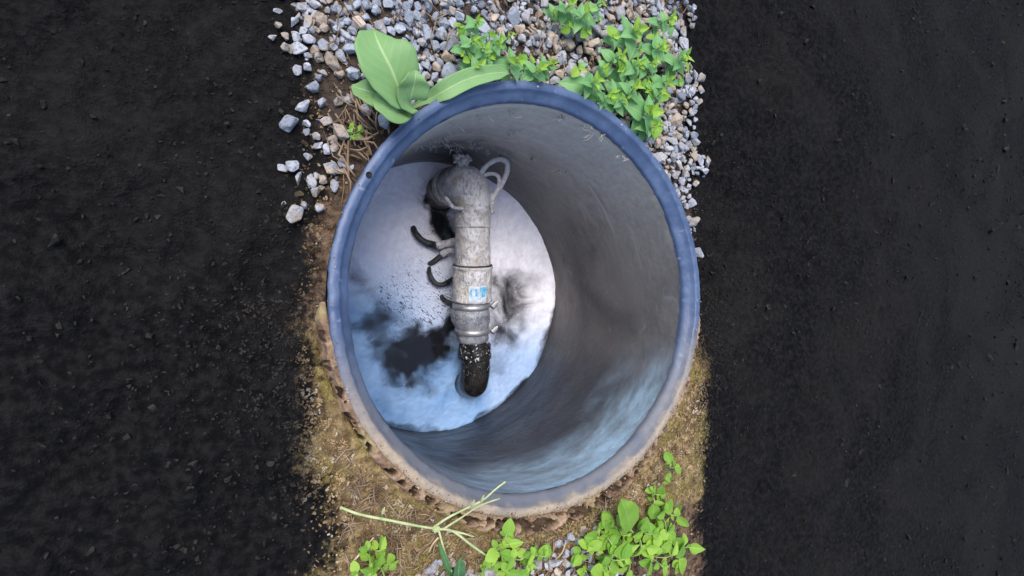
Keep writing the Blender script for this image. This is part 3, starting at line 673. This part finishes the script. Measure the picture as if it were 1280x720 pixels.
WEEDS = [
 (598, 26, 17, 'spiky green weed uppermost in the middle clump of the gravel'), (593, 50, 18, 'green weed at the left side of the middle clump'), (606, 60, 20, 'yellow-green weed in the heart of the middle clump'),
 (624, 50, 17, 'small green weed right of the heart of the middle clump'), (638, 44, 12, 'tiny weed at the upper right tip of the middle clump'), (600, 81, 17, 'low weed just above the long leaf lying on the rim'),
 (647, 77, 24, 'bright weed on the gravel right above the tip of the long leaf'), (675, 86, 22, 'green weed close above the top of the rim'), (691, 79, 17, 'small weed at the right end of the middle clump'), (695, 99, 14, 'tiny green weed touching the top of the rim'),
 (713, 6, 18, 'green weed at the top edge, left of the brighter one'), (735, 15, 22, 'bright yellow-green weed at the top edge of the gravel'), (754, 2, 13, 'small weed at the top edge, right of the brighter one'),
 (797, 38, 26, 'green weed highest in the big clump at the right'), (777, 68, 20, 'green weed at the left tip of the big clump at the right'), (827, 57, 22, 'green weed at the upper right of the big clump'), (798, 80, 22, 'yellow-centred weed in the middle of the big clump at the right'),
 (818, 78, 18, 'small green weed in the big clump, right of its middle'), (747, 108, 25, 'bright yellow-green weed by the rim, lowest left of the big clump'), (793, 110, 24, 'yellow-centred weed above the right shoulder of the rim'), (814, 139, 28, 'large pale green weed beside the right shoulder of the rim'),
 (835, 100, 22, 'green weed at the right side of the big clump'), (772, 138, 18, 'dull green weed pressed against the right shoulder of the rim'), (827, 116, 18, 'green weed above the large pale one at the right'), (811, 166, 16, 'blue-green weed lowest by the right shoulder of the rim'), (762, 122, 16, 'small weed between the rim and the big clump'),
 (839, 22, 20, 'green weed near the top right corner of the gravel'), (855, 70, 24, 'weed just outside the big clump on its right')]
for (a, b, c, l) in WEEDS: weed(a, b, c*1.2, l)
def bushy(px, py, rpx, n, lab, key='bright', grp='bright round-leaved weeds below the riser', zt=.022, lmin=.62):
    """low weed with many rounded leaves on spreading stems"""
    t = at(px, py, zt*.5); k = depth(t)/F; b = Vector((t.x, t.y, gz(t.x, t.y)))
    if math.hypot(b.x, b.y) < .350: b.xy = b.xy.normalized()*.352
    rt_ = root('round_leaved_weed', b, lab, 'weed', grp); br = max(3, n//4); i = 0
    for s in range(br):
        a = 2*math.pi*s/br+g.gauss(0, .3); rr_ = rpx*k*g.uniform(.35, .85); e = Vector((math.cos(a)*rr_, math.sin(a)*rr_, zt*g.uniform(.5, 1.3)))
        stem_to(rt_, [Vector((0, 0, -.003)), e*.5+Vector((0, 0, .006)), e], .0010)
        for q in range(max(3, n//br)):
            f = (1, 1, .95, .62, .62, .35)[q % 6]; p = Vector((e.x*f, e.y*f, e.z*f+.004*(1-f)))
            put_leaf(rt_, key if g.random() < .8 else 'young', p, a-math.pi/2+(-1)**q*R(35+50*(q > 1))+g.gauss(0, .45), R(g.uniform(-25, 38)), rpx*k*g.uniform(lmin-.25, lmin+.28), roll=g.gauss(0, .4))
BUSH = [
 (465, 692, 19, 11, 'bright leafy weed in the bottom left corner, the upper one'), (478, 710, 22, 12, 'bright leafy weed at the bottom left edge, right of its neighbour'), (449, 715, 16, 8, 'bright leafy weed lowest in the bottom left corner'),
 (627, 681, 22, 12, 'bright round-leaved weed just under the bottom of the rim'), (644, 704, 24, 12, 'round-leaved weed at the bottom edge below the rim'), (668, 695, 21, 11, 'round-leaved weed right of the one under the rim'), (608, 714, 16, 8, 'small round-leaved weed at the bottom edge left of the others'),
 (757, 664, 24, 12, 'round-leaved weed at the upper left of the bottom right patch'), (779, 672, 25, 12, 'round-leaved weed under the large upright leaf'), (803, 668, 22, 11, 'round-leaved weed right of the large upright leaf'), (732, 690, 20, 10, 'small-leaved weed at the left end of the bottom right patch'),
 (762, 704, 26, 13, 'dense small-leaved weed at the bottom edge of the right patch'), (794, 698, 26, 13, 'dense round-leaved weed low in the bottom right patch'), (821, 620, 20, 10, 'bright round-leaved weed highest in the bottom right patch'), (831, 642, 22, 11, 'round-leaved weed by the right edge, below the highest one'),
 (827, 668, 20, 10, 'round-leaved weed by the right edge, halfway down the patch'), (826, 704, 24, 12, 'round-leaved weed in the bottom right corner'), (839, 586, 16, 8, 'small green weed by the right edge near the rim'), (738, 716, 18, 9, 'round-leaved weed at the bottom edge, far left of the right patch'),
 (860, 690, 24, 10, 'round-leaved weed on the dark earth past the right patch')]
for (a, b, c, n, l) in BUSH: bushy(a, b, c, int(n*1.4), l)
bushy(456, 160, 12, 7, 'small clover-like weed by the left shoulder of the rim', 'bright', 'bright round-leaved weeds below the riser', .012, .6)
bushy(463, 172, 9, 5, 'tiny weed touching the left shoulder of the rim', 'mid', 'bright round-leaved weeds below the riser', .010, .6)

# broad-leaved plant at the upper left
def ribbon_leaf(parent, name, spine, widths, mat, up_=Vector((0, 0, 1)), fold=.25, nu=7, side=None, wavy=.0):
    """leaf that follows a spine given in world coordinates"""
    S = spline(spine, 30); n = len(S); V, Fc, UV = [], [], []
    for i, p in enumerate(S):
        t = i/(n-1); d = (S[min(i+1, n-1)]-S[max(i-1, 0)]).normalized(); sd_ = (side if side is not None else d.cross(up_)); sd_ = (sd_-d*sd_.dot(d)).normalized(); nn = sd_.cross(d)
        x = t*(len(widths)-1); k = min(int(x), len(widths)-2); f = x-k; f = f*f*(3-2*f); w = widths[k]*(1-f)+widths[k+1]*f
        for j in range(-nu, nu+1):
            s = j/nu; V.append(p+sd_*s*w+nn*(fold*abs(s)**1.3*w+wavy*w*math.sin(t*11+s)*s*s)); UV.append((.5+.5*s, t))
    k = 2*nu+1
    for i in range(n-1):
        for j in range(2*nu): a = i*k+j; Fc.append((a, a+1, a+k+1, a+k))
    base = len(V)      # under side, a leaf's thickness below
    o = part(name, V, Fc, mat, parent); uv = o.data.uv_layers.new(name='UVMap')
    for lp in o.data.loops: uv.data[lp.index].uv = UV[lp.vertex_index]
    sm = o.modifiers.new('thickness', 'SOLIDIFY'); sm.thickness = .0006
    return o
bp = at(511, 147, -.03); bp.xy = bp.xy.normalized()*.333; bp.z = gz(bp.x, bp.y)
br_ = root('broad_leaf_plant', tuple(bp), 'pale green plant with large smooth leaves at the upper left of the rim', 'plant')
A = lambda px, py, z: at(px, py, z)
c0 = bp+Vector((0, 0, .030))
stem_to(br_, [Vector((0, 0, -.005)), Vector((0, .001, .016)), c0-bp], .0035)
ribbon_leaf(br_, 'leaf', [c0, A(501, 116, .034), A(489, 86, .048), A(474, 56, .048), A(467, 37, .036)], [.003, .010, .024, .033, .036, .032, .021, .003], M['big'], fold=.16, wavy=.05)
ribbon_leaf(br_, 'leaf', [c0, A(512, 128, .030), A(517, 108, .050), A(519, 98, .058), A(520, 88, .060)], [.004, .013, .019, .018, .011, .002], M['big'], fold=.25, wavy=.05)
ribbon_leaf(br_, 'leaf', [c0, A(499, 140, .026), A(483, 130, .034), A(464, 118, .030)], [.004, .013, .017, .015, .002], M['big'], fold=.25)
ribbon_leaf(br_, 'leaf', [c0, A(492, 127, .022), A(472, 118, .030), A(454, 112, .030), A(439, 107, .020)], [.003, .011, .017, .017, .012, .002], M['big'], fold=.2, wavy=.06)
ribbon_leaf(br_, 'leaf', [c0+Vector((0, 0, -.02)), A(536, 124, -.010), A(556, 113, .008), A(584, 99, .014), A(612, 92, .018), A(636, 90, .016)], [.002, .004, .010, .013, .013, .012, .010, .003], M['big'], fold=.25, wavy=.06)
# large upright leaf within the bottom right patch
bq = at(789, 668, .0); bq.z = gz(bq.x, bq.y)
b2 = root('upright_leaf_plant', tuple(bq), 'single large upright oval leaf rising from the bottom right weeds', 'plant')
stem_to(b2, [Vector((0, 0, -.003)), Vector((0, .004, .012)), A(788, 662, .028)-bq], .0016)
ribbon_leaf(b2, 'leaf', [A(788, 663, .028), A(786, 650, .040), A(781, 636, .045), A(776, 624, .040)], [.003, .017, .020, .015, .002], M['bright'], fold=.3)
# dark pointed blade at the bottom edge
bq = at(573, 724, -.01); bq.z = gz(bq.x, bq.y)
b3 = root('blade_plant', tuple(bq), 'dark green pointed blade at the bottom edge', 'plant')
ribbon_leaf(b3, 'blade', [bq, A(573, 718, .012), A(574, 706, .022), A(576, 697, .026)], [.007, .009, .007, .001], M['darkleaf'], fold=.4)
ribbon_leaf(b3, 'blade', [bq+Vector((-.004, 0, 0)), A(561, 712, .012), A(554, 694, .018), A(549, 680, .018)], [.003, .0035, .003, .001], M['darkleaf'], fold=.4)
# creeping grass runner across the lower rim
cr = root('grass_runner', tuple(at(545, 660, .012)), 'pale green creeping grass stem with side shoots crossing the lower rim', 'grass stem')
def run(name, pts, rads):
    S = spline([at(*p) for p in pts], 40); n = len(S); V, Fc = tube(S, [rads[0]+(rads[1]-rads[0])*i/(n-1) for i in range(n)], 8, True, .0003); return part(name, V, Fc, M['stolon'], cr)
run('runner', [(425, 634, .004), (450, 643, .010), (490, 651, .013), (520, 657, .013), (545, 661, .014), (566, 664, .016), (590, 682, .018), (612, 697, .016), (628, 706, .010)], (.0017, .0015))
run('side_shoot', [(541, 660, .014), (560, 647, .020), (590, 632, .028), (605, 624, .034), (620, 611, .040), (632, 602, .044)], (.0016, .0012))
run('side_shoot', [(553, 662, .014), (575, 648, .022), (600, 632, .028), (625, 623, .034)], (.0015, .0008))
run('side_shoot', [(548, 661, .012), (556, 690, .014), (565, 715, .010)], (.0014, .0010))
run('side_shoot', [(566, 664, .015), (580, 667, .018), (592, 671, .020)], (.0018, .0007))
lump('node', at(545, 661, .014), (.0045, .0045, .0042), M['stolon'], cr, .3); 
for (a, b, z) in ((478, 643, .016), (590, 634, .032), (602, 628, .034)): ribbon_leaf(cr, 'sheath', [at(a, b, z), at(a+1, b-4, z+.004), at(a+3, b-9, z+.008)], [.0012, .0018, .0004], M['stolon'])
# single straws one can point at
for (P, lab) in (([(438, 706, .008), (452, 690, .012), (467, 672, .012)], 'long dry straw standing in the bottom left corner'), ([(536, 690, .004), (541, 680, .010), (548, 672, .014)], 'short dry straw just below the knot of the grass runner'), ([(694, 700, .004), (703, 690, .012), (707, 678, .014)], 'dry bent straw left of the bottom right weeds')):
    S = spline([at(*p) for p in P], 14); V, Fc = tube(S, .0011, 7); o = root('straw', tuple(S[0]), lab, 'straw', 'single dry straws'); part('stalk', V, Fc, M['straw'], o)

# pale fibres and cobweb clinging to the upper wall
fv, ff_ = [], []
for (px, py) in ((524, 186), (536, 180), (548, 184), (556, 176), (560, 182), (570, 186), (584, 178), (598, 184), (640, 168), (660, 200), (700, 215), (612, 190), (700, 148), (730, 160), (752, 172), (640, 140), (600, 146), (566, 156), (742, 168), (780, 196)):
    d = (fw+rt*((px-640)/F)-up*((py-360)/F)); lo_, hi_ = .3, 2.
    for _ in range(40):
        m_ = (lo_+hi_)/2; q = CAM+d*m_
        if math.hypot(q.x, q.y) > .2915: hi_ = m_
        else: lo_ = m_
    q = CAM+d*lo_; ina = Vector((-q.x, -q.y, 0)).normalized()
    for k in range(7):
        p0 = q+Vector((g.gauss(0, .006), g.gauss(0, .003), g.gauss(0, .004))); p1 = p0+ina*g.uniform(.002, .006)+Vector((g.gauss(0, .004), 0, g.gauss(.004, .006))); p2 = p1+ina*g.uniform(-.004, .002)+Vector((g.gauss(0, .004), 0, g.gauss(0, .006)))
        Vt, Ft = tube([p0-ina*.004, p1, p2], [.0006, .0005, .0002], 4); n = len(fv); fv.extend(Vt); ff_.extend([tuple(i+n for i in f) for f in Ft])
tag(obj('cobweb', mesh('cobweb', fv, ff_), M['web']), 'pale fibres and cobweb clinging to the upper inner wall', kind='stuff')
